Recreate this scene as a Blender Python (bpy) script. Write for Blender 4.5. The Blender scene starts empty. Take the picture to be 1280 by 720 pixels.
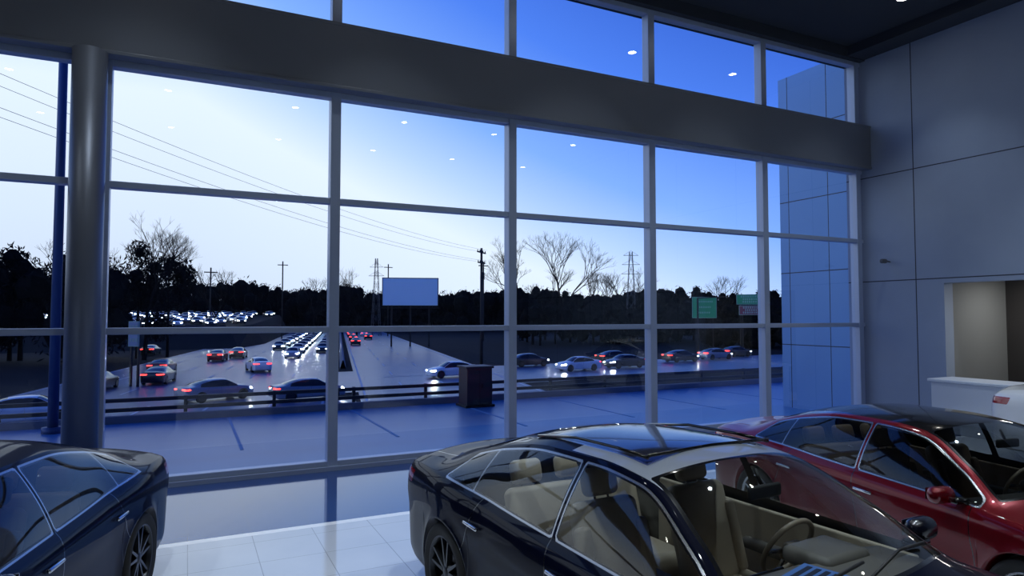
import bpy, bmesh, math, random
import numpy as np
from mathutils import Vector, Matrix
random.seed(7)
sc = bpy.context.scene
try:
    sc.view_settings.view_transform = 'Standard'
    sc.view_settings.look = 'None'
except Exception: pass

def lin(c):
    return tuple(((v/255)/12.92 if v/255 <= .04045 else ((v/255+.055)/1.055)**2.4) for v in c)+(1,)

# ---------------------------------------------------------------- nodes
class NT:
    def __init__(s, mat):
        s.t = mat.node_tree; s.t.nodes.clear()
    def n(s, typ, **kw):
        nd = s.t.nodes.new(typ)
        for k, v in kw.items(): setattr(nd, k, v)
        return nd
    def put(s, sock, v):
        if isinstance(v, bpy.types.NodeSocket): s.t.links.new(v, sock)
        elif v is not None: sock.default_value = v
    def m(s, op, a, b=None, c=None, clamp=False):
        nd = s.n('ShaderNodeMath', operation=op); nd.use_clamp = clamp
        s.put(nd.inputs[0], a)
        if b is not None: s.put(nd.inputs[1], b)
        if c is not None: s.put(nd.inputs[2], c)
        return nd.outputs[0]
    def attr(s, name):
        nd = s.n('ShaderNodeAttribute'); nd.attribute_name = name
        return nd.outputs['Fac']
    def pr(s, col, rough=.5, metal=0., coat=0., em=None, ems=0., spec=.5):
        nd = s.n('ShaderNodeBsdfPrincipled')
        s.put(nd.inputs['Base Color'], col); s.put(nd.inputs['Roughness'], rough)
        s.put(nd.inputs['Metallic'], metal); s.put(nd.inputs['Coat Weight'], coat)
        nd.inputs['Coat Roughness'].default_value = .03
        nd.inputs['Specular IOR Level'].default_value = spec
        if em is not None:
            s.put(nd.inputs['Emission Color'], em); s.put(nd.inputs['Emission Strength'], ems)
        return nd
    def mix(s, f, a, b):
        nd = s.n('ShaderNodeMixShader'); s.put(nd.inputs[0], f)
        s.t.links.new(a, nd.inputs[1]); s.t.links.new(b, nd.inputs[2]); return nd.outputs[0]
    def mixc(s, f, a, b):
        nd = s.n('ShaderNodeMix', data_type='RGBA'); s.put(nd.inputs[0], f)
        s.put(nd.inputs[6], a); s.put(nd.inputs[7], b); return nd.outputs[2]
    def out(s, sh):
        o = s.n('ShaderNodeOutputMaterial'); s.t.links.new(sh, o.inputs[0])

def newmat(name):
    m = bpy.data.materials.new(name); m.use_nodes = True
    return m, NT(m)

def simple(name, rgb, rough=.5, metal=0., coat=0., noise=.0, nscale=8., em=None, ems=0., spec=.5, bump=0.):
    m, t = newmat(name)
    col = lin(rgb)
    p = t.pr(col, rough, metal, coat, lin(em) if em else None, ems, spec)
    if noise > 0:
        tc = t.n('ShaderNodeTexCoord'); nz = t.n('ShaderNodeTexNoise')
        nz.inputs['Scale'].default_value = nscale; nz.inputs['Detail'].default_value = 5
        t.t.links.new(tc.outputs['Object'], nz.inputs['Vector'])
        f = t.m('MULTIPLY_ADD', nz.outputs['Fac'], 2*noise, 1-noise)
        vm = t.n('ShaderNodeVectorMath', operation='SCALE'); vm.inputs[0].default_value = col[:3]
        t.t.links.new(f, vm.inputs['Scale']); t.t.links.new(vm.outputs[0], p.inputs['Base Color'])
        if bump:
            b = t.n('ShaderNodeBump'); b.inputs['Strength'].default_value = bump
            t.t.links.new(nz.outputs['Fac'], b.inputs['Height']); t.t.links.new(b.outputs[0], p.inputs['Normal'])
    t.out(p.outputs[0]); return m

def glassmat(name, tint, f0=.06, k=.75, rough=0.):
    m, t = newmat(name)
    tr = t.n('ShaderNodeBsdfTransparent'); tr.inputs[0].default_value = tint
    gl = t.n('ShaderNodeBsdfGlossy'); gl.inputs['Roughness'].default_value = rough
    gl.inputs['Color'].default_value = (.9, .95, 1, 1)
    lw = t.n('ShaderNodeLayerWeight'); lw.inputs[0].default_value = .5
    f = t.m('MULTIPLY_ADD', t.m('POWER', lw.outputs['Facing'], 4.), k, f0, clamp=True)
    t.out(t.mix(f, tr.outputs[0], gl.outputs[0])); return m

# ---------------------------------------------------------------- geometry collector
class Geo:
    def __init__(s): s.v = []; s.f = []; s.m = []; s.sm = []
    def add(s, V, F, mat=0, M=None, smooth=False):
        b = len(s.v)
        for p in V:
            p = Vector(p)
            s.v.append(tuple(M @ p) if M is not None else tuple(p))
        for f in F:
            s.f.append(tuple(i+b for i in f)); s.m.append(mat); s.sm.append(smooth)
    def box(s, lo, hi, mat=0, M=None):
        x0, y0, z0 = lo; x1, y1, z1 = hi
        V = [(x0,y0,z0),(x1,y0,z0),(x1,y1,z0),(x0,y1,z0),(x0,y0,z1),(x1,y0,z1),(x1,y1,z1),(x0,y1,z1)]
        s.add(V, [(0,3,2,1),(4,5,6,7),(0,1,5,4),(1,2,6,5),(2,3,7,6),(3,0,4,7)], mat, M)
    def rbox(s, c, size, r, mat=0, M=None, seg=16, rings=10):
        h = [max(q/2-r, 0) for q in size]; V = []; F = []
        for i in range(rings+1):
            th = math.pi*i/rings
            for j in range(seg):
                ph = 2*math.pi*(j+.5)/seg
                d = (math.sin(th)*math.cos(ph), math.sin(th)*math.sin(ph), math.cos(th))
                sg = (math.copysign(1, d[0]), math.copysign(1, d[1]), 1 if i < rings/2 else (-1 if i > rings/2 else 0))
                V.append(tuple(c[k]+sg[k]*h[k]+r*d[k] for k in range(3)))
        for i in range(rings):
            for j in range(seg):
                a = i*seg+j; b = i*seg+(j+1) % seg
                F.append((a, a+seg, b+seg, b))
        F.append(tuple(range(seg))); F.append(tuple(reversed(range(rings*seg, rings*seg+seg))))
        s.add(V, F, mat, M, True)
    def tube(s, pts, r, mat=0, seg=8, M=None, r2=None, closed=False, smooth=True):
        pts = [Vector(p) for p in pts]; V = []; F = []; n = len(pts)
        up0 = Vector((0, 0, 1))
        for i, p in enumerate(pts):
            if closed: d = pts[(i+1) % n]-pts[i-1]
            else: d = pts[min(i+1, n-1)]-pts[max(i-1, 0)]
            d.normalize()
            up = up0 if abs(d.dot(up0)) < .95 else Vector((1, 0, 0))
            a = d.cross(up).normalized(); b = a.cross(d)
            rr = r if r2 is None else r+(r2-r)*i/(n-1)
            for j in range(seg):
                t = 2*math.pi*j/seg
                V.append(p+a*math.cos(t)*rr+b*math.sin(t)*rr)
        m = n if closed else n-1
        for i in range(m):
            for j in range(seg):
                a = i*seg+j; b = i*seg+(j+1) % seg; k = ((i+1) % n)*seg
                F.append((a, b, k+(j+1) % seg, k+j))
        if not closed:
            F.append(tuple(reversed(range(seg)))); F.append(tuple(range((n-1)*seg, n*seg)))
        s.add(V, F, mat, M, smooth)
    def lathe(s, prof, mat=0, seg=40, M=None):  # around local Y, prof (r,y)
        V = []; F = []; n = len(prof)
        for j in range(seg):
            t = 2*math.pi*j/seg
            for r, y in prof: V.append((r*math.cos(t), y, r*math.sin(t)))
        for j in range(seg):
            for i in range(n-1):
                a = j*n+i; b = ((j+1) % seg)*n+i
                F.append((a, a+1, b+1, b))
        s.add(V, F, mat, M, True)
    def obj(s, name, mats, parent=None, bevel=0):
        me = bpy.data.meshes.new(name); me.from_pydata(s.v, [], s.f); 
        for m in mats: me.materials.append(m)
        me.polygons.foreach_set('material_index', s.m)
        me.polygons.foreach_set('use_smooth', s.sm); me.update()
        o = bpy.data.objects.new(name, me); sc.collection.objects.link(o)
        if parent: o.parent = parent
        if bevel:
            b = o.modifiers.new('bevel', 'BEVEL'); b.width = bevel; b.segments = 2; b.limit_method = 'ANGLE'
        return o

def pchip(xs, ys):
    xs = np.array(xs, float); ys = np.array(ys, float)
    h = np.diff(xs); d = np.diff(ys)/h; m = np.zeros(len(xs))
    for i in range(1, len(xs)-1):
        if d[i-1]*d[i] > 0:
            w1 = 2*h[i]+h[i-1]; w2 = h[i]+2*h[i-1]
            m[i] = (w1+w2)/(w1/d[i-1]+w2/d[i])
    m[0] = d[0]; m[-1] = d[-1]
    def f(x):
        i = int(min(max(np.searchsorted(xs, x)-1, 0), len(h)-1)); t = (min(max(x, xs[0]), xs[-1])-xs[i])/h[i]
        return float((2*t**3-3*t**2+1)*ys[i]+(t**3-2*t**2+t)*h[i]*m[i]+(-2*t**3+3*t**2)*ys[i+1]+(t**3-t**2)*h[i]*m[i+1])
    return f

# ---------------------------------------------------------------- CAR
XA = (1.43, -1.43); RW = .345
zc = pchip([-2.45,-2.43,-2.38,-2.3,-2.1,-1.8,-1.4,-1.0,-.5,0,.42,.85,1.25,1.45,1.9,2.15,2.28,2.34,2.37],
           [.80,.96,1.055,1.065,1.07,1.12,1.265,1.375,1.445,1.455,1.425,1.23,1.02,.985,.885,.80,.72,.62,.55])
zb = pchip([-2.45,-2.4,-2.2,-1.7,-1.2,-.5,.2,1.1,1.6,2.0,2.25,2.37],[.76,.93,.985,1.005,.99,.955,.935,.915,.885,.79,.64,.5])
zr = pchip([-2.45,-2.4,-2.2,-1.85,-1.4,-1.0,-.5,0,.35,.8,1.18,1.6,2.0,2.25,2.37],[.775,.965,1.02,1.05,1.19,1.295,1.365,1.375,1.345,1.15,.945,.905,.81,.655,.51])
W = pchip([-2.45,-2.44,-2.4,-2.3,-2.0,-1.45,-.8,0,.8,1.43,1.9,2.15,2.28,2.35,2.37],[.66,.71,.78,.855,.905,.94,.905,.90,.905,.93,.885,.80,.70,.55,.45])
yrr = pchip([-2.45,-2.3,-1.9,-1.4,-1.0,-.5,0,.35,.8,1.18,1.6,2.0,2.25,2.37],[.56,.70,.69,.63,.60,.59,.59,.585,.67,.765,.78,.71,.52,.36])
side = pchip([0,.12,.3,.55,.72,.86,.95,1.0],[.93,.965,.975,.985,1.0,.992,.965,.93])

def station_list(res):
    xs = set()
    for x in np.linspace(-2.3, 2.2, int(110*res)): xs.add(round(float(x), 4))
    for x in (-2.45,-2.445,-2.435,-2.42,-2.4,-2.37,-2.335, 2.24,2.28,2.31,2.335,2.355,2.37): xs.add(x)
    for xa in XA:
        for k in range(0, int(24*res)+1):
            xs.add(round(xa+.385*math.cos(math.pi*k/int(24*res)), 4))
        xs.add(round(xa+.386, 4)); xs.add(round(xa-.386, 4))
    if res > .7:
        for x in (-.15,-.12,-.09,-1.06,-1.08,-1.10): xs.add(x)
    xs = sorted(xs); o = [xs[0]]
    for x in xs[1:]:
        if x-o[-1] > .0009: o.append(x)
    return o

def shell_mesh(name, res=1., sunroof=False, blackroof=False):
    nA, nB, nC = int(26*res), int(14*res), int(22*res)
    X = station_list(res); V = []; GD = []; RD = []; TD = []; HD = []; SD = []
    for x in X:
        w = W(x); b = zb(x); r = max(zr(x), b+.008); c = max(zc(x), r+.004)
        z0 = .21 if abs(x) < 2.2 else .21+.09*(abs(x)-2.2)/.2
        zl = z0
        for xa in XA:
            q = .385**2-(x-xa)**2
            if q > 0: zl = max(zl, .34+math.sqrt(q))
        zl = min(zl, b-.03)
        yb = w*side(1.); yr = min(yrr(x), yb-.006)
        half = [(0, zl+.0), (w*.5, zl), (w*.72, zl)]
        for i in range(nA):
            z = zl+(b-zl)*i/(nA-1); s = max(0, min(1, (z-.2)/(b-.2)))
            y = w*side(s)
            for xa in XA:
                dd = math.hypot(x-xa, z-.34)-.385
                if dd < .09: y += .014*(1-max(dd, 0)/.09)**2
            half.append((y, z))
        for i in range(1, nB+1):
            t = i/nB; y = yb+(yr-yb)*t+.022*math.sin(math.pi*t)*min(1, (r-b)/.3); half.append((y, b+(r-b)*t))
        for i in range(1, nC+1):
            t = i/nC; u = 1-t
            y = yr*math.sin(u*math.pi/2)**.9 if i < nC else 0
            half.append((y, r+(c-r)*(1-(y/yr)**2.3)))
        ring = half+[(-y, z) for (y, z) in reversed(half[1:-1])]
        for (y, z) in ring:
            V.append((x, y, z)); ay = abs(y)
            up = z > b-.02
            # side glass
            g = max(b+.022-z, z-(r-.042), -1.50+.0-x+(z-1.0)*.9, x-1.02)
            g = max(g, .032-abs(x+.12)); g = max(g, .012-abs(x+1.08))
            if ay < yr-.001 and z > r-.03: g = max(g, .02)
            tu = ay/.6
            ws = max(.47-.09*tu*tu-x, x-(1.235-.10*tu*tu), ay-(yr-.045))
            rg = max(-1.76+.05*tu*tu-x, x-(-.93+.06*tu*tu), ay-(yr-.065))
            if not up: ws = rg = .3
            GD.append(min(g, ws, rg)); SD.append(g)
            if sunroof: rd = max(abs(x+.30)-.56, ay-.48) if z > 1.2 else .3
            elif blackroof: rd = max(ay-(yr-.03), x-.6, -1.3-x) if z > 1.1 else .3
            else: rd = .3
            RD.append(rd)
            TD.append(max(z-(.935), .835-z, x+2.08+(.93-z)*.5, .30-ay))
            HD.append(max(z-(.80-(x-1.9)*.35), .64-z, 1.93-x, .42-ay))
    n = len(ring); F = []
    for i in range(len(X)-1):
        for j in range(n):
            k = (j+1) % n
            F.append((i*n+j, i*n+k, (i+1)*n+k, (i+1)*n+j))
    F.append(tuple(range(n))[::-1]); F.append(tuple(range((len(X)-1)*n, len(X)*n)))
    me = bpy.data.meshes.new(name); me.from_pydata(V, [], F)
    for nm, arr in (('glass_d', GD), ('roof_d', RD), ('tail_d', TD), ('head_d', HD), ('side_d', SD)):
        a = me.attributes.new(nm, 'FLOAT', 'POINT'); a.data.foreach_set('value', arr)
    me.polygons.foreach_set('use_smooth', [True]*len(F)); me.update()
    bm = bmesh.new(); bm.from_mesh(me); bmesh.ops.recalc_face_normals(bm, faces=bm.faces)
    bm.to_mesh(me); bm.free()
    return me

def paint(name, rgb, metal=.6, rough=.28, outdoor=False, chrome=False, tail=.0, head=0., intr=(60,58,56), tint=.8, roofsheen=None, coat=1., spec=.5):
    m, t = newmat(name)
    base = t.pr(lin(rgb), rough, metal, coat, spec=spec)
    black = t.pr((.006,.006,.007,1), .12, 0, .5)
    trim = t.pr((.45,.46,.48,1), .25, 1.) if chrome else black
    g = t.attr('glass_d'); rf = t.attr('roof_d'); td = t.attr('tail_d'); hd = t.attr('head_d'); sd = t.attr('side_d')
    tc = t.n('ShaderNodeTexCoord'); sp = t.n('ShaderNodeSeparateXYZ'); t.t.links.new(tc.outputs['Object'], sp.inputs[0])
    x, y, z = sp.outputs
    lt = lambda a, b: t.m('LESS_THAN', a, b)
    mul = lambda a, b: t.m('MULTIPLY', a, b)
    ay = t.m('ABSOLUTE', y)
    def line(expr, w=.004): return lt(t.m('ABSOLUTE', expr), w)
    xz = t.m('MULTIPLY_ADD', z, .12, x)
    inz = mul(t.m('GREATER_THAN', z, .30), mul(lt(z, 1.0), t.m('GREATER_THAN', ay, .5)))
    s1 = line(t.m('SUBTRACT', xz, 1.09)); s2 = line(t.m('SUBTRACT', xz, -.02))
    s3 = line(t.m('SUBTRACT', t.m('MULTIPLY_ADD', z, -.55, x), -1.47))
    seam = mul(t.m('MAXIMUM', t.m('MAXIMUM', s1, s2), s3), inz)
    sill = mul(line(t.m('SUBTRACT', z, .30)), mul(lt(x, 1.05), t.m('GREATER_THAN', x, -1.05)))
    trunk = mul(line(t.m('SUBTRACT', ay, .60)), lt(x, -1.85))
    hood = mul(line(t.m('SUBTRACT', ay, .66)), t.m('GREATER_THAN', x, 1.32))
    seam = t.m('MAXIMUM', t.m('MAXIMUM', seam, sill), t.m('MAXIMUM', trunk, hood))
    if roofsheen:
        rb = t.pr(lin(roofsheen), .34, .4, .6)  # lighter front roof: ceiling-light reflection put into the paint colour
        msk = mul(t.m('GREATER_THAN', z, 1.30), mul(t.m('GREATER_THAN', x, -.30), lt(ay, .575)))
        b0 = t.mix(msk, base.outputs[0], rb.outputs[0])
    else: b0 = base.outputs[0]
    sh = t.mix(seam, b0, black.outputs[0])
    low = lt(z, .225)
    sh = t.mix(low, sh, black.outputs[0])
    sh = t.mix(lt(rf, 0), sh, black.outputs[0])
    if roofsheen: sh = t.mix(line(rf, .006), sh, trim.outputs[0])
    tl = t.pr((.25,.004,.006,1), .15, 0, 1., (1,.03,.02,1), tail)
    hl = t.pr((.5,.52,.55,1), .1, .6, 1., (1,.95,.88,1), head)
    sh = t.mix(lt(td, 0), sh, tl.outputs[0])
    sh = t.mix(lt(hd, 0), sh, hl.outputs[0])
    sh = t.mix(lt(g, .022), sh, black.outputs[0])
    if chrome: sh = t.mix(mul(lt(sd, .020), t.m('GREATER_THAN', sd, .009)), sh, trim.outputs[0])
    if outdoor:
        gl = t.pr((.01,.012,.015,1), .05, 0, .3)
        t.out(t.mix(lt(g, 0), sh, gl.outputs[0])); return m
    geo = t.n('ShaderNodeNewGeometry')
    ins = t.pr(lin(intr), .9, spec=.1)
    sh = t.mix(geo.outputs['Backfacing'], sh, ins.outputs[0])
    tr = t.n('ShaderNodeBsdfTransparent'); tr.inputs[0].default_value = (tint*.95,tint,tint,1)
    gs = t.n('ShaderNodeBsdfGlossy'); gs.inputs['Roughness'].default_value = 0.02
    lw = t.n('ShaderNodeLayerWeight'); lw.inputs[0].default_value = .5
    f = t.m('MULTIPLY_ADD', t.m('POWER', lw.outputs['Facing'], 3.5), .8, .05, clamp=True)
    glass = t.mix(f, tr.outputs[0], gs.outputs[0])
    t.out(t.mix(lt(g, 0), sh, glass)); return m

M_tire = simple('tire_rubber', (22,22,23), .75)
M_rim = simple('alloy_rim', (150,152,158), .25, .9)
M_rimd = simple('dark_alloy', (60,62,66), .3, .8)
M_black = simple('gloss_black', (8,8,9), .12, 0, .5)
M_mblack = simple('matte_black', (16,16,17), .6)
M_chrome = simple('chrome', (200,202,206), .1, 1.)
M_disc = simple('brake_disc', (110,110,112), .35, .9)

def wheel_geo(g, x, y, sgn, rim=1, tire=0, disc=2, seg=48):
    M = Matrix.Translation((x, y, RW))
    r = RW
    g.lathe([(r-.09,-.105),(r-.04,-.12),(r-.015,-.115),(r,-.09),(r,.09),(r-.015,.115),(r-.04,.12),(r-.09,.105)], tire, seg, M)
    g.lathe([(r-.09,-.10),(r-.10,-.09),(r-.10,.07*1),(r-.085,.10),(r-.092,.108),(r-.105,.10),(r-.112,.07)] if sgn > 0 else
            [(r-.09,.10),(r-.10,.09),(r-.10,-.07),(r-.085,-.10),(r-.092,-.108),(r-.105,-.10),(r-.112,-.07)], rim, seg, M)
    g.lathe([(0.001,-.01*sgn),(.155,-.01*sgn),(.155,.02*sgn),(0.001,.02*sgn)], disc, 32, M)
    g.lathe([(0.001,.095*sgn),(.028,.093*sgn),(.06,.08*sgn),(.065,.03*sgn)], rim, 24, M)
    for k in range(10):
        a = 2*math.pi*k/10+(.09 if k % 2 else -.09)
        R = Matrix.Rotation(a, 4, 'Y'); ri, ro = .045, r-.10
        V = [(ri,.05*sgn,-.016),(ri,.05*sgn,.016),(ri,.088*sgn,-.012),(ri,.088*sgn,.012),
             (ro,.05*sgn,-.011),(ro,.05*sgn,.011),(ro,.095*sgn,-.008),(ro,.095*sgn,.008)]
        g.add(V, [(0,1,3,2),(4,6,7,5),(0,4,5,1),(2,3,7,6),(0,2,6,4),(1,5,7,3)], rim, M@R)

def seat_geo(g, x, y, w, M=None, mat=0, acc=1, rear=False):
    g.rbox((x, y, .42), (.52, w, .20), .07, mat)
    R = Matrix.Translation((x-.22, y, .48))@Matrix.Rotation(math.radians(-16), 4, 'Y')
    h = .50 if rear else .62
    g.rbox((0, 0, h/2), (.15, w*.94, h), .065, mat, R)
    n = 3 if rear else 1
    for k in range(n):
        oy = (k-(n-1)/2)*w/3.2 if rear else 0
        g.rbox((0.0, oy, h+.10), (.10, .25, .17), .045, mat, R)
        g.tube([(0, oy-.05, h-.03), (0, oy-.05, h+.06)], .008, acc, 6, R)
        g.tube([(0, oy+.05, h-.03), (0, oy+.05, h+.06)], .008, acc, 6, R)
    if not rear:
        for sy in (-1, 1):
            g.rbox((0.05, sy*w*.42, h*.42), (.12, .08, h*.72), .038, mat, R)
            g.rbox((x+.02, y+sy*w*.42, .48), (.42, .08, .14), .038, mat)
    else:
        for oy in (-w*.17, w*.17): g.box((x-.2, y+oy-.004, .50), (x+.2, y+oy+.004, .523), acc)

def hero_car(name, loc, ang, mat, leather, rimmat, sunroof=False, blackroof=False, sticker=False, dash=(34,32,31), scale=(1,1,1)):
    root = bpy.data.objects.new(name, None); sc.collection.objects.link(root)
    root.location = loc; root.rotation_euler = (0, 0, math.radians(ang)); root.empty_display_size = .3; root.scale = scale
    me = shell_mesh('body_shell', 1., sunroof, blackroof); me.materials.append(mat)
    o = bpy.data.objects.new('body_shell', me); sc.collection.objects.link(o); o.parent = root
    for i, (x, y, s) in enumerate([(XA[0],.80,1),(XA[0],-.80,-1),(XA[1],.81,1),(XA[1],-.81,-1)]):
        g = Geo(); wheel_geo(g, x, y, s); g.obj('wheel_%d' % (i+1), [M_tire, rimmat, M_disc], root)
    Ml = leather; Mdash = simple(name+'_dash', dash, .5)
    for i, y in enumerate((.38, -.38)):
        g = Geo(); seat_geo(g, .12, y, .50); g.obj('front_seat_%d' % (i+1), [Ml, M_chrome], root)
    g = Geo(); seat_geo(g, -.78, 0, 1.22, rear=True); g.obj('rear_bench', [Ml, M_mblack], root)
    g = Geo()
    prof = [(.62,.52),(.60,.74),(.66,.87),(.78,.915),(1.0,.915),(1.22,.90),(1.22,.50)]
    V = [(x, s*.74*(1 if x < 1.1 else .95), z) for s in (-1, 1) for x, z in prof]; n = len(prof)
    g.add(V, [(i, (i+1) % n, n+(i+1) % n, n+i) for i in range(n)]+[tuple(range(n))[::-1], tuple(range(n, 2*n))], 0)
    g.rbox((.70, .38, .90), (.30, .38, .10), .045, 0)
    g.box((.592, -.16, .70), (.612, .16, .85), 1)
    for y in (-.62, .55): g.box((.598, y, .74), (.615, y+.10, .80), 2)
    g.obj('dashboard', [Mdash, M_black, M_chrome], root, .01)
    g = Geo(); g.rbox((.12, 0, .42), (1.0, .20, .30), .04, 0); g.rbox((.35, 0, .60), (.06, .05, .10), .02, 1)
    g.obj('centre_console', [Mdash, M_black], root)
    for s in (1, -1):
        g = Geo()
        g.box((-1.05, s*.80-.02, .28), (.95, s*.80+.02, .90), 0); g.rbox((.1, s*.755, .66), (.55, .07, .08), .03, 1)
        g.rbox((-.65, s*.755, .66), (.4, .07, .08), .03, 1)
        g.obj('door_card_%s' % ('left' if s > 0 else 'right'), [Ml, Mdash], root, .01)
    g = Geo()
    R = Matrix.Translation((.46, .38, .87))@Matrix.Rotation(math.radians(-64), 4, 'Y')
    ring = [(.185*math.cos(a), .185*math.sin(a), 0) for a in np.linspace(0, 2*math.pi, 36, endpoint=False)]
    g.tube(ring, .015, 0, 10, R, closed=True)
    g.rbox((0, 0, -.02), (.11, .13, .05), .024, 0, R)
    for a in (90, -90, 180):
        a = math.radians(a); g.tube([(.04*math.cos(a), .04*math.sin(a), -.015), (.18*math.cos(a), .18*math.sin(a), 0)], .013, 1, 6, R)
    g.tube([(0,0,-.02),(0,0,-.2)], .03, 0, 8, R)
    g.obj('steering_wheel', [simple(name+'_wheel', (150,134,114), .5), M_chrome], root)
    for s in (1, -1):
        g = Geo()
        g.rbox((.86, s*1.0, .985), (.12, .21, .125), .055, 0)
        g.rbox((.90, s*.88, .945), (.09, .14, .035), .015, 1)
        g.box((.799, s*1.0-.08, .945), (.802, s*1.0+.08, 1.03), 2)
        g.obj('door_mirror_%s' % ('left' if s > 0 else 'right'), [mirror_paint[name], M_black, M_chrome], root)
        g = Geo()
        for x in (.02, -.98):
            yy = W(x)*.992+.018
            g.rbox((x, s*yy, .80), (.20, .022, .026), .010, 0)
            for dx in (-.08, .08): g.rbox((x+dx, s*(yy-.015), .80), (.022, .04, .02), .009, 0)
        g.obj('door_handles_%s' % ('left' if s > 0 else 'right'), [M_chrome], root)
    g = Geo()   # rear details
    g.box((-2.462, -.26, .62), (-2.447, .26, .74), 1)
    g.box((-2.46, -.60, .27), (-2.40, .60, .36), 0)
    for y in (-.52, .52):
        g.lathe([(.045,0),(.045,.08),(.035,.08),(.035,0)], 2, 20, Matrix.Translation((-2.40, y, .30))@Matrix.Rotation(math.radians(90), 4, 'Z'))
    g.obj('rear_bumper_trim', [M_black, M_mblack, M_chrome], root)
    g = Geo(); g.tube([(1.22,-.05,1.04),(1.14,.30,1.075),(1.10,.58,1.05)], .008, 0, 6); g.tube([(1.22,-.62,.99),(1.17,-.3,1.05),(1.15,0.0,1.075)], .008, 0, 6)
    g.obj('wipers', [M_mblack], root)
    g = Geo(); g.rbox((.62, 0, 1.27), (.035, .24, .07), .017, 0); g.tube([(.60,0,1.30),(.56,0,1.37)], .01, 0, 6)
    g.obj('rear_view_mirror', [M_mblack], root)
    if sunroof:
        g = Geo()
        for s in (1,-1): g.tube([(.26,s*.475,1.423),(0,s*.475,1.434),(-.4,s*.475,1.428),(-.84,s*.475,1.368)], .010, 0, 8)
        g.tube([(.26,s,1.435+.012*(1-abs(s)/.475)) for s in np.linspace(-.475,.475,9)], .010, 0, 8)
        g.obj('sunroof_frame', [M_black], root)
    if sticker:
        g = Geo(); R = Matrix.Translation((.93, -.05, .922))@Matrix.Rotation(math.radians(12), 4, 'Z')
        g.box((-.13, -.20, 0), (.13, .20, .004), 0, R)
        for k in range(5): g.box((-.10+.045*k, -.17, .004), (-.075+.045*k, .17, .006), 1, R)
        g.obj('window_sticker_sheet', [simple('sheet_blue', (80,120,190), .5), simple('sheet_dark', (20,32,60), .5)], root)
    return root

leather_beige = simple('leather_beige', (188,174,154), .55, noise=.06, nscale=60, bump=.05)
leather_tan = simple('leather_tan', (110,92,74), .55, noise=.06, nscale=60, bump=.05)
leather_dark = simple('leather_dark', (54,50,48), .5)
mirror_paint = {}
P_navy = paint('paint_midnight_blue', (1,5,30), .0, .4, chrome=True, intr=(24,25,30), tint=.45, coat=.34, spec=.02)
P_grey = paint('paint_graphite', (1,4,24), .0, .4, chrome=True, intr=(84,80,74), roofsheen=(140,146,156), coat=.34, spec=.02, tint=.82)
P_red = paint('paint_deep_red', (98,2,16), .4, .3, chrome=True, intr=(36,33,33), tint=.5, coat=.55, spec=.15)
P_white = paint('paint_white', (205,208,214), 0., .3, chrome=True)
mirror_paint['dark_blue_sedan'] = simple('mirror_navy', (3,7,26), .25, 0, .5)
mirror_paint['graphite_sedan'] = simple('mirror_graphite', (3,6,22), .25, 0, .5)
mirror_paint['red_sedan'] = simple('mirror_red', (104,3,16), .25, .4, 1.)
mirror_paint['white_sedan'] = simple('mirror_white', (205,208,214), .3, 0, 1.)

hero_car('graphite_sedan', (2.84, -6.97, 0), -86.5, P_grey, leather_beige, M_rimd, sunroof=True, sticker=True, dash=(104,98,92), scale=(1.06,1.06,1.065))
hero_car('red_sedan', (6.2, -6.6, 0), -100, P_red, leather_tan, M_rim, blackroof=True)
hero_car('dark_blue_sedan', (-1.55, -5.25, 0), -105, P_navy, leather_tan, M_rimd, scale=(1,1,1.03))
hero_car('white_sedan', (12.4, -6.6, 0), -90, P_white, leather_dark, M_rim, scale=(1,1,1.12))

# ---------------------------------------------------------------- ROOM
D0 = 3.04
XM = [-1.04+D0*k for k in range(-2, 6)]      # mullion centre lines -7.12 .. 14.16
XL, XR, YB, ZC = -7.3, 14.32, -17., 8.62
def tilemat():
    m, t = newmat('floor_tile')
    tc = t.n('ShaderNodeTexCoord'); sp = t.n('ShaderNodeSeparateXYZ'); t.t.links.new(tc.outputs['Object'], sp.inputs[0])
    x, y, z = sp.outputs
    def grid(c, per, w):
        f = t.m('FRACT', t.m('DIVIDE', t.m('ADD', c, 100.), per)); return t.m('LESS_THAN', f, w/per)
    gr = t.m('MAXIMUM', grid(x, .61, .008), grid(y, .61, .008))
    nz = t.n('ShaderNodeTexNoise'); nz.inputs['Scale'].default_value = 1.3; nz.inputs['Detail'].default_value = 6
    t.t.links.new(tc.outputs['Object'], nz.inputs['Vector'])
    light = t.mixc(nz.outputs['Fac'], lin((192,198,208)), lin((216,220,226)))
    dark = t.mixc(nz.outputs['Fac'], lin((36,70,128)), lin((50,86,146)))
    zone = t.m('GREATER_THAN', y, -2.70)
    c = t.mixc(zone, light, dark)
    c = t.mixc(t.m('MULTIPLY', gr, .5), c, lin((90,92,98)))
    strip = t.m('LESS_THAN', t.m('ABSOLUTE', t.m('ADD', y, 2.72)), .055)
    c = t.mixc(strip, c, lin((252,252,252)))
    p = t.pr(c, .13, 0, .25); t.put(p.inputs['Roughness'], t.m('MULTIPLY_ADD', nz.outputs['Fac'], .07, .04))
    t.out(p.outputs[0]); return m
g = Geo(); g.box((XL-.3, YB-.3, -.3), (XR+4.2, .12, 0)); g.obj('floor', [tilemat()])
M_ceil = simple('ceiling_paint', (48,53,62), .85)
g = Geo(); g.box((XL-.3, YB-.3, ZC), (XR+.3, .3, ZC+.25)); g.obj('ceiling', [M_ceil])

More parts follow.
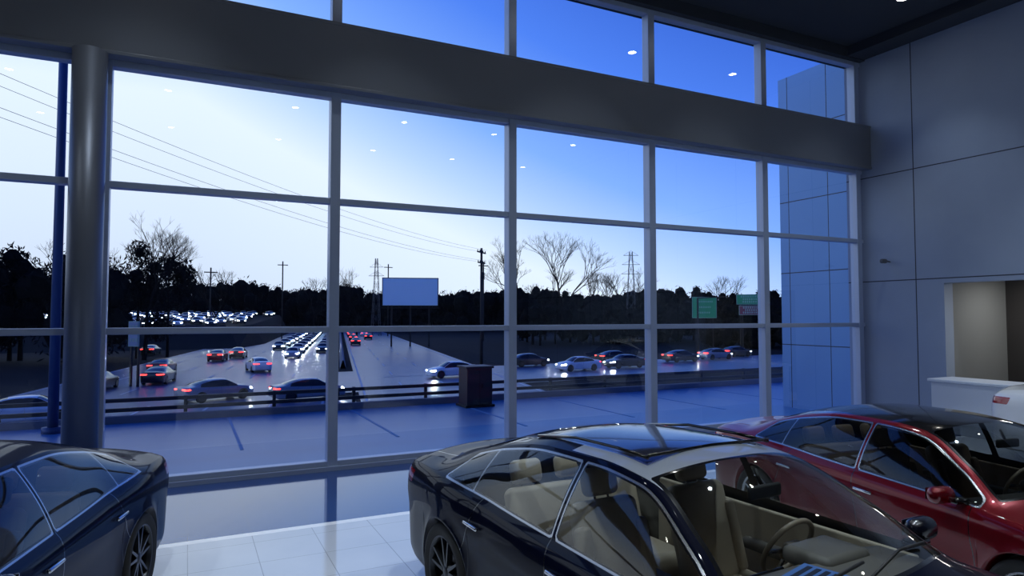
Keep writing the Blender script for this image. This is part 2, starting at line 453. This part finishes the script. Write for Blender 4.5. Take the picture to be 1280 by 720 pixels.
def wallmat():
    m, t = newmat('wall_panel')
    tc = t.n('ShaderNodeTexCoord'); sp = t.n('ShaderNodeSeparateXYZ'); t.t.links.new(tc.outputs['Object'], sp.inputs[0])
    x, y, z = sp.outputs
    s1 = t.m('LESS_THAN', t.m('ABSOLUTE', t.m('SUBTRACT', t.m('FRACT', t.m('DIVIDE', t.m('ADD', y, 1.34+30*2.6+1.3), 2.6)), .5)), .0045)
    hz = t.m('MAXIMUM', t.m('LESS_THAN', t.m('ABSOLUTE', t.m('SUBTRACT', z, 5.57)), .012), t.m('LESS_THAN', t.m('ABSOLUTE', t.m('SUBTRACT', z, 3.12)), .012))
    s = t.m('MAXIMUM', s1, hz)
    nz = t.n('ShaderNodeTexNoise'); nz.inputs['Scale'].default_value = .8; nz.inputs['Detail'].default_value = 6
    t.t.links.new(tc.outputs['Object'], nz.inputs['Vector'])
    c = t.mixc(nz.outputs['Fac'], lin((134,148,172)), lin((158,171,192)))
    c = t.mixc(s, c, lin((54,60,72)))
    p = t.pr(c, .7); b = t.n('ShaderNodeBump'); b.inputs['Strength'].default_value = .6; b.inputs['Distance'].default_value = .02
    t.put(b.inputs['Height'], t.m('SUBTRACT', 1., s)); t.t.links.new(b.outputs[0], p.inputs['Normal'])
    t.out(p.outputs[0]); return m
M_wall = wallmat(); M_plain = simple('wall_paint', (66,74,90), .8)
OY0, OY1, OZ = -5.6, -1.93, 3.02
g = Geo()
g.box((XR, OY1, 0), (XR+.3, .3, ZC)); g.box((XR, YB, 0), (XR+.3, OY0, ZC)); g.box((XR, OY0, OZ), (XR+.3, OY1, ZC))
g.obj('wall_right', [M_wall])
g = Geo(); g.box((XL-.3, YB, 0), (XL, .3, ZC)); g.obj('wall_left', [M_plain])
g = Geo(); g.box((XL-.3, YB-.3, 0), (XR+.3, YB, ZC)); g.obj('wall_back', [M_plain])
# recess / corridor behind opening
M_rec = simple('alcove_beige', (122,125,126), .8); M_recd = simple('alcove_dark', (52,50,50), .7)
g = Geo()
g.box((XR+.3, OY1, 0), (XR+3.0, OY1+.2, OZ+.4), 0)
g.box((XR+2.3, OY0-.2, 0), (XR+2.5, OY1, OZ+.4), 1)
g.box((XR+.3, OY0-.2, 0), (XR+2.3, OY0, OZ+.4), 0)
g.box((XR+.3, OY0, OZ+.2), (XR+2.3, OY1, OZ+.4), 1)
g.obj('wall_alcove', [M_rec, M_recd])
M_al = simple('brushed_aluminium', (172,186,212), .36, .3)
M_col = simple('column_metal', (120,126,140), .42, .45)
M_ald = simple('beam_grey', (122,127,138), .42, .25, noise=.04, nscale=2)
M_spk = simple('lamp_glow', (255,255,255), .5, em=(255,246,232), ems=30)
g = Geo()
for (x, y) in ((XR+1.7, -2.9), (XR+1.7, -4.2)):
    g.tube([(x, y, OZ+.17), (x, y, OZ+.199)], .07, 0, 16)
g.obj('alcove_downlight', [M_spk])
l = bpy.data.lights.new('alcove_lamp', 'AREA'); l.energy = 30; l.size = .5; l.color = (1,.98,.94)
lo = bpy.data.objects.new('alcove_lamp', l); lo.location = (XR+1.3, -3.2, OZ+.15); sc.collection.objects.link(lo)

# window wall: frames
g = Geo()
for x in XM:
    g.box((x-.075, -.14, .0), (x+.075, .06, 5.9)); g.box((x-.075, -.14, 6.5), (x+.075, .06, 8.35))
for z, h in ((.0,.13),(2.07,.09),(4.04,.09),(5.68,.10),(6.68,.08),(8.27,.10)):
    g.box((XL, -.12, z), (XR, .05, z+h))
g.obj('window_frame', [M_al], None, .008)
M_glass = glassmat('window_glass', (.82,.92,1.,1), .075, .6)
for k in range(len(XM)-1):
    g = Geo(); a, b = XM[k]+.07, XM[k+1]-.07
    for z0, z1 in ((.12,2.08),(2.15,4.05),(4.12,5.69),(6.75,8.28)):
        g.add([(a,-.03,z0),(b,-.03,z0),(b,-.03,z1),(a,-.03,z1)], [(0,1,2,3)])
    g.obj('window_%d' % (k+1), [M_glass])
g = Geo(); g.box((XL, -.36, 5.76), (XR, -.145, 6.78), 0); g.box((XL,-.375,5.76),(XR,-.36,5.81),1); g.box((XL,-.375,6.73),(XR,-.36,6.78),1)
g.obj('ceiling_beam', [M_ald, M_ald], None, .01)
g = Geo(); g.box((XL, -.25, 8.37), (XR, .3, ZC), 0); g.box((XL-.3, -.12, 5.80), (XR, .3, 6.68), 0); g.obj('wall_front', [M_ceil])
g = Geo(); g.tube([(-1.19,-.40,.0),(-1.19,-.40,5.75)], .20, 0, 40); g.tube([(-1.19,-.40,.0),(-1.19,-.40,.08)], .225, 0, 40); g.obj('round_column', [M_col])
g = Geo(); g.box((XL, -.20, 0), (XR, -.14, .06)); g.obj('baseboard_front', [M_al])
g = Geo(); g.box((XR-.6, YB, ZC-.22), (XR-.0, -.25, ZC)); g.obj('trim_1', [M_ceil])
# wall mounted device
g = Geo(); g.tube([(XR,-.75,3.55),(XR-.16,-.75,3.57)], .02, 0, 8); g.rbox((XR-.22,-.75,3.56), (.18,.10,.10), .04, 0)
g.obj('security_camera', [simple('camera_grey', (90,92,96), .4)])
# half wall counter
g = Geo(); g.box((13.5,-4.6,0),(14.25,-2.1,1.0),0); g.box((13.45,-4.65,1.0),(14.30,-2.05,1.06),0)
g.obj('reception_counter', [simple('counter_white', (196,204,216), .35)], None, .015)

# downlights
M_dl = simple('downlight_lens', (255,255,255), .5, em=(255,250,240), ems=32)
M_dr = simple('downlight_ring', (60,60,62), .4)
for i, x in enumerate((-4.2,-.6,2.8,6.2,9.4,12.6)):
    for j, y in enumerate((-2.3,-6.2,-10.2,-14.2)):
        g = Geo(); g.lathe([(.13,-.02),(.14,.0),(.10,.0),(.10,-.02)], 1, 24, Matrix.Translation((x,y,ZC-.021))@Matrix.Rotation(math.radians(-90),4,'X'))
        V = [(x+.10*math.cos(a), y+.10*math.sin(a), ZC-.012) for a in np.linspace(0,2*math.pi,20,endpoint=False)]
        g.add(V, [tuple(range(20))[::-1]], 0)
        g.obj('ceiling_downlight', [M_dl, M_dr])
        l = bpy.data.lights.new('downlight_spot', 'SPOT'); l.energy = (160,540,360,180)[j]; l.spot_size = math.radians(88); l.spot_blend = .7
        l.shadow_soft_size = .10; l.color = (.80,.91,1)
        o = bpy.data.objects.new('downlight_spot', l); o.location = (x,y,ZC-.06); sc.collection.objects.link(o)

# ---------------------------------------------------------------- OUTSIDE
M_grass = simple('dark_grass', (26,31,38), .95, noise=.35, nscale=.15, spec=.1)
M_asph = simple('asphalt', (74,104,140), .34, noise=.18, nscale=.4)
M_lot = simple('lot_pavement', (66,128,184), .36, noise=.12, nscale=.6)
M_conc = simple('kerb_concrete', (110,122,140), .8)
M_line = simple('road_paint', (190,204,220), .6)
ZG = -3.3
g = Geo()
g.add([(-900,13,ZG),(900,13,ZG),(900,1500,ZG),(-900,1500,ZG)], [(0,1,2,3)])
g.add([(-900,7.2,-.12),(900,7.2,-.12),(900,13,ZG),(-900,13,ZG)], [(0,3,2,1)])
g.obj('ground', [M_grass])
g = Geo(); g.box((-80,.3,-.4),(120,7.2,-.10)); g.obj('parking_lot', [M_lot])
g = Geo(); g.box((-80,6.9,-.10),(120,7.1,.06)); g.obj('lot_kerb', [M_conc])
g = Geo()
for k in range(-8, 30): g.box((k*2.9+.9, 2.6, -.10), (k*2.9+.96, 6.8, -.094))
g.obj('parking_stripes', [simple('stripe_paint', (92,146,198), .7)])
# guard rail
g = Geo()
for k in range(-14, 42): g.box((k*2.0-.04, 7.25, -.4), (k*2.0+.04, 7.33, .44))
for z in (.12, .34): g.box((-30, 7.19, z), (84, 7.25, z+.09))
g.obj('guard_rail', [simple('rail_steel', (52,58,70), .5, .4)], None, .01)

vx, vy = .2, .98
def hw(o, s, z=ZG): return (o*.98+s*vx, -o*.2+s*vy, z)
g = Geo()
def strip(g, o0, o1, s0, s1, dz, mat=0):
    g.add([hw(o0,s0,ZG+dz),hw(o1,s0,ZG+dz),hw(o1,s1,ZG+dz),hw(o0,s1,ZG+dz)], [(0,1,2,3)], mat)
strip(g, -20, 1.5, 14, 226, .04); strip(g, 3.5, 17, 14, 226, .04)
g.add([(10,38,ZG+.05),(160,44,ZG+.05),(160,60,ZG+.05),(8,56,ZG+.05)], [(0,1,2,3)])
g.add([(-90,26,ZG+.03),(10,24,ZG+.03),(10,36,ZG+.03),(-90,44,ZG+.03)], [(0,1,2,3)])
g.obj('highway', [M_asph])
g = Geo()
for o in (-16.4,-12.8,-9.2,-5.6,-2.0,7.0,10.5):
    s = 20
    while s < 220: strip(g, o-.08, o+.08, s, s+4, .06); s += 11
for o in (-19.6, 1.1, 3.9, 16.6): strip(g, o-.08, o+.08, 18, 224, .06)
for k in range(16): 
    x = 16+k*8; g.add([(x,48.2+x*.03,ZG+.07),(x+4,48.2+x*.03,ZG+.07),(x+4,48.4+x*.03,ZG+.07),(x,48.4+x*.03,ZG+.07)], [(0,1,2,3)])
g.obj('lane_markings', [M_line])
g = Geo(); 
V = []; F = []
for o, z in ((2.2,ZG),(2.35,ZG+.5),(2.45,ZG+.9),(2.6,ZG+.9),(2.7,ZG+.5),(2.85,ZG)):
    V += [hw(o,62,z), hw(o,226,z)]
for i in range(5): F.append((2*i,2*i+1,2*i+3,2*i+2))
g.add(V, F); g.obj('median_barrier', [M_conc])

# raised highway embankment on the left
g = Geo()
E = [(-160,112),( 8,112),(14,130),(30,215),(-160,215)]
top = [(-160,124,.2),(7,124,.2),(12,134,.6),(27,215,2.6),(-160,215,2.6)]
V = [(x,y,ZG) for x,y in E]+top
g.add(V, [(0,1,6,5),(1,2,7,6),(2,3,8,7),(5,6,7,8,9)])
g.obj('highway_embankment', [M_grass])
g = Geo(); g.box((-160,123.5,.1),(6.5,123.7,.6)); g.obj('bridge_parapet', [simple('parapet', (50,55,66),.8)])

# traffic cars
def low_car(name, mat):
    me = shell_mesh(name, .36); g = Geo()
    for (x,y,s) in [(XA[0],.80,1),(XA[0],-.80,-1),(XA[1],.81,1),(XA[1],-.81,-1)]:
        M = Matrix.Translation((x,y,RW))
        g.lathe([(.001,.10*s),(.23,.10*s)], 2, 14, M); g.lathe([(.23,.11*s),(RW,.10*s),(RW,-.10*s),(.1,-.1*s)], 1, 14, M)
    o = g.obj(name+'_w', [mat, M_tire, M_rimd])
    b = bpy.data.objects.new(name+'_b', me); me.materials.append(mat); sc.collection.objects.link(b)
    bm = bmesh.new(); bm.from_mesh(me); 
    lay = {nm: bm.verts.layers.float.get(nm) for nm in ('glass_d','roof_d','tail_d','head_d','side_d')}
    vs = []
    for p in o.data.vertices:
        v = bm.verts.new(p.co)
        for l_ in lay.values(): v[l_] = 1.
        vs.append(v)
    for pl in o.data.polygons:
        try:
            f = bm.faces.new([vs[i] for i in pl.vertices]); f.material_index = pl.material_index; f.smooth = True
        except ValueError: pass
    bm.to_mesh(me); bm.free(); me.materials.append(M_tire); me.materials.append(M_rimd)
    bpy.data.objects.remove(o); bpy.data.objects.remove(b)
    return me
cols = {'white': (215,220,230), 'silver': (130,138,152), 'dark': (18,22,32), 'red': (110,14,20)}
LC = {k: low_car('traffic_car_'+k, paint('traffic_'+k, c, .1, .35, outdoor=True, tail=8., head=320., coat=.6)) for k, c in cols.items()}
def put_car(x, y, z, heading, kind):
    o = bpy.data.objects.new('car', LC[kind]); o.location = (x, y, z); o.rotation_euler = (0,0,heading); sc.collection.objects.link(o)
away = math.atan2(vy, vx); toward = away+math.pi
R_ = random.Random(3)
zr_ = ZG+.045
put_car(-2.1,62.9,zr_,away,'red'); put_car(3.5,79.4,zr_,away,'red'); put_car(6.2,84.6,zr_,away,'dark')
put_car(6.5,60.8,zr_,away+.3,'white'); put_car(1.8,37.8,zr_,away-.9,'silver'); put_car(7.4,35.5,zr_,away-1.2,'silver')
put_car(-7.3,31.8,zr_,.05,'white'); put_car(-6,48.4,zr_,away,'dark'); put_car(-4.6,98,zr_,away,'dark')
put_car(-2.0,52.,zr_,away,'dark')
for (x,y,k,h) in [(21.7,46,'white',3.2),(34,54.3,'dark',.05),(35.8,47,'white',3.18),(42.3,48,'dark',3.2),(54,52.5,'dark',.04),(61,54,'silver',.04),(67.5,57.,'dark',.05),(46,55,'dark',.05),(78,52,'dark',3.2)]:
    put_car(x,y,ZG+.055,h,k)
for lane, s0 in ((-3.8,82),(-.3,95),(-7.4,105)):
    s = s0
    while s < 216:
        x,y,_ = hw(lane,s); put_car(x,y,zr_,toward,R_.choice(['dark','silver','white','dark'])); s += R_.uniform(8,15)
for lane, s0 in ((8.8,150),(5.2,120)):
    s = s0
    while s < 216:
        x,y,_ = hw(lane,s); put_car(x,y,zr_,away,R_.choice(['dark','silver','white'])); s += R_.uniform(14,40)
for row in range(8):
    y = 127+row*10.8
    for k in range(13):
        x = -46+k*4.5+row*2.8+R_.uniform(-1,1)
        if x > 8+(y-124)*.2 or R_.random() < .08: continue
        put_car(x, y+R_.uniform(-2,3), .25+(y-124)*.0265+.06, -math.pi/2+.1+R_.uniform(-.1,.1), R_.choice(['dark','silver','white','dark']))

# ---- trees
M_bark = simple('bark', (20,18,20), .9, spec=.1); M_leaf = simple('foliage_dark', (12,14,17), .95, spec=.1)
def bare_tree(name, loc, h, seed, depth=6, spread=.5):
    r = random.Random(seed); g = Geo()
    def br(p, d, L, rad, lv):
        q = p+d*L*.5+Vector((r.uniform(-1,1),r.uniform(-1,1),0))*L*.04; e = q+d*L*.5
        g.tube([p,q,e], rad, 0, 4 if lv > 1 else 3, None, rad*.62, smooth=False)
        if lv == 0: return
        for k in range(3 if lv > 1 else 4):
            a = Vector((r.uniform(-1,1), r.uniform(-1,1), r.uniform(-.15,.7)))
            nd = (d+a.normalized()*spread*1.3).normalized()
            br(e if k else q.lerp(e,.6), nd, L*r.uniform(.6,.8), rad*.58, lv-1)
    br(Vector((0,0,0)), Vector((0,0,1)), h*.27, h*.013, depth-1)
    o = g.obj(name, [M_bark]); o.location = loc; return o
def crowns(name, items, nq, q=.5, trunk=True, core=.62):
    r = random.Random(len(items)); V = []; F = []; g = Geo()
    for (x,y,z,h,w) in items:
        if trunk: g.tube([(x,y,z),(x,y,z+h*.7)], w*.05, 0, 5, None, w*.02)
        lobes = [(r.uniform(-.45,.45)*w, r.uniform(-.45,.45)*w, h*r.uniform(.2,.78), w*r.uniform(.35,.6)) for _ in range(7)]
        lobes.append((0,0,h*.80,w*.34))
        for lx,ly,lz,lr in lobes:
            M = Matrix.Translation((x+lx,y+ly,z+lz))
            rr = lr*core; SV = []; SF = []
            for i in range(5):
                th = math.pi*(i+.5)/5
                for j in range(8):
                    k = rr*r.uniform(.8,1.15); SV.append((k*math.sin(th)*math.cos(j*math.pi/4), k*math.sin(th)*math.sin(j*math.pi/4), k*math.cos(th)*1.1))
            for i in range(4):
                for j in range(8): SF.append((i*8+j,(i+1)*8+j,(i+1)*8+(j+1)%8,i*8+(j+1)%8))
            SF += [tuple(range(8)), tuple(range(39,31,-1))]
            g.add(SV,SF,1,M)
        for _ in range(nq):
            lx,ly,lz,lr = r.choice(lobes)
            d = Vector((r.gauss(0,1),r.gauss(0,1),r.gauss(0,1))).normalized()*lr*r.random()**.35
            c = Vector((x+lx+d.x, y+ly+d.y, z+max(.1,lz+d.z*1.1)))
            a = Vector((r.uniform(-1,1),r.uniform(-1,1),r.uniform(-1,2))).normalized()*q*r.uniform(.6,1.6)
            b = a.orthogonal().normalized()*q*r.uniform(.15,.45)
            k = len(V); V += [c-a, c+b, c+a, c-b]; F.append((k,k+1,k+2,k+3))
    g.add(V, F, 1); return g.obj(name, [M_bark, M_leaf])
def pol(phi, R): return (R*math.sin(math.radians(phi)), -10.3+R*math.cos(math.radians(phi)))
items = []
r = random.Random(11)
for row, R in enumerate((242, 256, 270)):
    ph = -24
    while ph < 66:
        x, y = pol(ph, R+r.uniform(-5,5)); hh = r.uniform(15.5,18.5)*(1.0 if ph < 14 else .9)+2*math.sin(ph*.5+row)
        items.append((x,y,ZG,hh,r.uniform(6,9))); ph += r.uniform(.9,1.4)
crowns('distant_treeline', items, 330, .6)
items = []
for _ in range(60):
    ph = r.uniform(27, 62); x, y = pol(ph, r.uniform(120,165)); items.append((x,y,ZG,r.uniform(6,9.5),r.uniform(4,6)))
crowns('roadside_trees', items, 420, .4)
items = []
for _ in range(14):
    ph = r.uniform(-17.5,-6.2); x, y = pol(ph, r.uniform(96,110)); items.append((x,y,ZG,r.uniform(13.5,16.5),r.uniform(5,7.5)))
crowns('evergreen_cluster', items, 1300, .33)
x,y = pol(-2.8,100); crowns('evergreen_tree', [(x-1.0,y,ZG,17.5,4.8),(x+2.5,y+2,ZG,15.5,4.4)], 2600, .32, core=.35)
for i,(ph,R,h,sp) in enumerate([(-2.9,96,22,.5),(30.7,150,29,.5),(27.2,150,28,.5),(34.5,160,22,.5),(2.0,150,21,.5),(32.8,140,20,.45),(44.5,130,17,.5),(9.5,170,22,.5),(-7.2,110,20,.5),(36.5,165,22,.5),(13,180,22,.5),(29.2,155,23,.5)]):
    x,y = pol(ph,R); bare_tree('bare_tree', (x,y,ZG), h, 20+i, 7 if i < 3 else 6, sp)
g = Geo(); V = []; F = []
n = 60
for i in range(n+1):
    ph = -40+120*i/n
    for R,z in ((240,ZG),(262,ZG+6.5+1.2*math.sin(i*.9)),(330,ZG+10+1.5*math.sin(i*.5))):
        x,y = pol(ph,R); V.append((x,y,z))
for i in range(n):
    for j in range(2): a = i*3+j; F.append((a,a+1,a+4,a+3))
g.add(V,F,0,None,True); g.obj('wooded_hill', [simple('hill_dark', (16,18,22), .95, spec=.1)])

# ---- poles, wires, signs
M_pole = simple('pole_wood', (34,32,34), .8); M_psteel = simple('pole_steel', (60,84,130), .45, .3)
g = Geo(); g.tube([(-2.46,6.2,-.1),(-2.46,6.2,12)], .10, 0, 16, None, .075); g.tube([(-2.46,6.2,-.1),(-2.46,6.2,.02)], .2,0,16); g.tube([(-2.46,6.2,11.9),(-2.3,7.2,12.2),(-2.2,8.4,12.2)], .05, 0, 8); g.rbox((-2.2,8.6,12.2),(.35,.7,.16),.07,0)
g.obj('street_lamp', [M_psteel])
P1 = (30.1,58.5); P0 = (-15,13.2)
def upole(name, x, y, h, ang):
    g = Geo(); g.tube([(0,0,0),(0,0,h)], .20, 0, 10, None, .13)
    for z, L in ((h-.5,1.3),(h-1.7,1.1)):
        g.box((-L,-.07,z-.07),(L,.07,z+.07))
        for k in (-1,-.4,.4,1): g.tube([(k*L*.95,0,z+.07),(k*L*.95,0,z+.25)], .05, 0, 6)
    g.rbox((.35,0,h-3.2),(.45,.45,.9),.15,0)
    o = g.obj(name,[M_pole]); o.location = (x,y,ZG); o.rotation_euler = (0,0,ang); return o
upole('utility_pole', P1[0], P1[1], 13.4, .8); upole('utility_pole', P0[0], P0[1], 16.5, -.8)
g = Geo()
for k,(dz0,dz1,off) in enumerate([(13.0,9.8,-1.0),(12.9,9.8,1.0),(11.7,8.6,-.9),(11.6,8.6,.9)]):
    A = Vector((P0[0]+off*.5,P0[1]-off*.5,dz0)); B = Vector((P1[0]+off*.5,P1[1]-off*.5,dz1)); pts = []
    for i in range(33):
        t = i/32; p = A.lerp(B,t); p.z -= 1.3*4*t*(1-t); pts.append(p)
    g.tube(pts, .010, 0, 4)
g.obj('power_lines', [simple('wire_grey', (80,86,100), .5)])
def lattice(name, x, y, h, w, arms):
    g = Geo(); n = 7
    for sx in (-1,1):
        for sy in (-1,1): g.tube([(sx*w/2,sy*w/2,0),(sx*w*.12,sy*w*.12,h)], .06, 0, 4)
    for i in range(n):
        a, b = i/n, (i+1)/n; wa, wb = w/2*(1-.76*a), w/2*(1-.76*b)
        for s in (-1,1):
            g.tube([(-wa,s*wa,a*h),(wb,s*wb,b*h)], .03,0,4); g.tube([(wa,s*wa,a*h),(-wb,s*wb,b*h)], .03,0,4)
            g.tube([(s*wa,-wa,a*h),(s*wb,wb,b*h)], .03,0,4); g.tube([(s*wa,wa,a*h),(s*wb,-wb,b*h)], .03,0,4)
    for (z,L) in arms:
        g.tube([(-L,0,z),(L,0,z)], .06,0,4); g.tube([(-L,0,z),(0,0,z+1.3)], .03,0,4); g.tube([(L,0,z),(0,0,z+1.3)], .03,0,4)
    o = g.obj(name,[simple('tower_steel',(70,74,86),.6)]); o.location=(x,y,ZG); o.rotation_euler=(0,0,-.5); return o
x,y = pol(14.6,190); lattice('transmission_tower', x,y,22,2.4,[(17,2.2),(19.5,1.9)])
x,y = pol(36.6,180); lattice('transmission_tower', x,y,23,3,[(17,2.6),(19.5,2.4),(22,2.)])
for ph,R,h in ((7,170,19),(1.6,140,15),(23.8,150,18),(15.6,185,20)):
    x,y = pol(ph,R); g = Geo(); g.tube([(0,0,0),(0,0,h)],.16,0,6); g.box((-1.2,-.08,h-1),(1.2,.08,h-.8)); o = g.obj('utility_pole',[M_pole]); o.location=(x,y,ZG)
# billboard
g = Geo()
g.box((-5.1,-.2,0),(5.1,.2,5.2),1); g.box((-4.95,-.24,.15),(4.95,-.2,5.05),0)
for k in (-3.4,0,3.4): g.box((k-.15,.2,-8),(k+.15,.5,5.0),1)
g.box((-5.2,-1.1,-.35),(5.2,.3,-.25),1)
for k in range(5): g.tube([(-4+2*k,-.2,-.2),(-4+2*k,-1.2,.0)],.04,1,5)
o = g.obj('billboard',[simple('billboard_face',(160,192,230),.6,em=(130,170,215),ems=.08), M_pole]); o.location=(36.5,105.5,4.1); o.rotation_euler=(0,0,-math.radians(19))
# road signs
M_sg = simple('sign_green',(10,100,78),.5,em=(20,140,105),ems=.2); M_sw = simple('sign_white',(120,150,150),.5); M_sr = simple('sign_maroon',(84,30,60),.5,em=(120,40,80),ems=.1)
def sign(name, x, y, z, w, h, mat, legs=True):
    g = Geo(); g.box((-w/2,-.06,-h/2),(w/2,.06,h/2),1); g.box((-w/2+.08,-.08,-h/2+.08),(w/2-.08,-.06,h/2-.08),0)
    rr = random.Random(int(x*10))
    for k in range(3):
        zz = h*(.28-.26*k); L = w*rr.uniform(.45,.7)
        xx = -L/2
        while xx < L/2: ww = rr.uniform(.12,.22); g.box((xx,-.10,zz-.13),(xx+ww,-.08,zz+.13),1); xx += ww+.1
    for s in (-1,1): g.box((s*w*.35-.08,.06,ZG-z),(s*w*.35+.08,.2,h/2),2)
    o = g.obj(name,[mat,M_sw,M_pole]); o.location=(x,y,z); o.rotation_euler=(0,0,-math.radians(42)); return o
sign('road_sign',70.6,66.4,3.6,3.6,3.2,M_sg); x,y=pol(46.2,96); sign('road_sign',x,y,4.6,3.4,1.4,M_sg); sign('road_sign',x,y-.3,3.1,3.2,1.3,M_sr)
x,y=pol(42.1,92); g=Geo(); g.tube([(0,0,0),(0,0,8)],.12,0,8); g.tube([(0,0,8),(3,-2,8.2)],.08,0,6); o=g.obj('signal_mast',[M_pole]); o.location=(x,y,ZG)
x,y=pol(-3.6,60); sign('road_sign',x,y,.9,1.0,2.0,simple('sign_blue',(110,130,165),.5))
# utility cabinet
g = Geo(); g.box((-.36,-.3,0),(.36,.3,1.02),0); g.box((-.40,-.34,1.02),(.40,.34,1.08),0); g.box((-.01,-.31,.06),(.01,-.3,.98),1); g.box((.06,-.33,.5),(.09,-.3,.62),1); g.box((-.42,-.36,-.0),(.42,.36,.06),1)
o = g.obj('utility_cabinet',[simple('cabinet_green',(24,36,50),.5), M_mblack],None,.01); o.location=(7.0,6.1,-.10)
# exterior wing
def wingmat():
    m,t = newmat('metal_cladding'); tc=t.n('ShaderNodeTexCoord'); sp=t.n('ShaderNodeSeparateXYZ'); t.t.links.new(tc.outputs['Object'],sp.inputs[0])
    x,y,z=sp.outputs
    a=t.m('LESS_THAN',t.m('FRACT',t.m('DIVIDE',t.m('ADD',y,.35),1.2)),.018); b=t.m('LESS_THAN',t.m('FRACT',t.m('DIVIDE',t.m('ADD',z,.35),1.9)),.012)
    c=t.mixc(t.m('MAXIMUM',a,b),lin((108,156,214)),lin((30,40,60)))
    p=t.pr(c,.35,.25); t.out(p.outputs[0]); return m
g = Geo(); g.box((XR+.05,.32,-.1),(XR+6,2.35,8.75)); g.obj('exterior_wing', [wingmat()])

# ---------------------------------------------------------------- WORLD
w = bpy.data.worlds.new('dusk_sky'); sc.world = w; w.use_nodes = True
t = NT(w)
tc = t.n('ShaderNodeTexCoord'); sp = t.n('ShaderNodeSeparateXYZ'); t.t.links.new(tc.outputs['Generated'], sp.inputs[0])
x,y,z = sp.outputs
q = t.m('ADD', t.m('ABSOLUTE', z), t.m('MULTIPLY', t.m('MAXIMUM', x, 0.), .47))
q = t.m('ADD', q, t.m('MULTIPLY', t.m('MAXIMUM', t.m('MULTIPLY', y, -1.), 0.), .35))
cr = t.n('ShaderNodeValToRGB'); t.put(cr.inputs[0], q)
stops = [(0,(216,220,236)),(.12,(228,234,250)),(.29,(242,246,255)),(.37,(196,217,255)),(.46,(138,179,250)),(.60,(84,132,236)),(.78,(42,82,188)),(1,(20,48,124))]
e = cr.color_ramp.elements
while len(e) < len(stops): e.new(.5)
for el,(p,c) in zip(e,stops): el.position = p; el.color = lin(c)
bg = t.n('ShaderNodeBackground'); t.t.links.new(cr.outputs[0], bg.inputs[0]); bg.inputs[1].default_value = 1.2
o = t.n('ShaderNodeOutputWorld'); t.t.links.new(bg.outputs[0], o.inputs[0])

# ---------------------------------------------------------------- CAMERA
cam = bpy.data.cameras.new('camera'); co = bpy.data.objects.new('camera', cam); sc.collection.objects.link(co)
cam.sensor_width = 36; cam.lens = 820/1280*36; cam.clip_end = 3000
co.location = (0,-10.3,2.32); co.rotation_euler = (math.radians(90+2.44), 0, math.radians(-26.3))
sc.camera = co
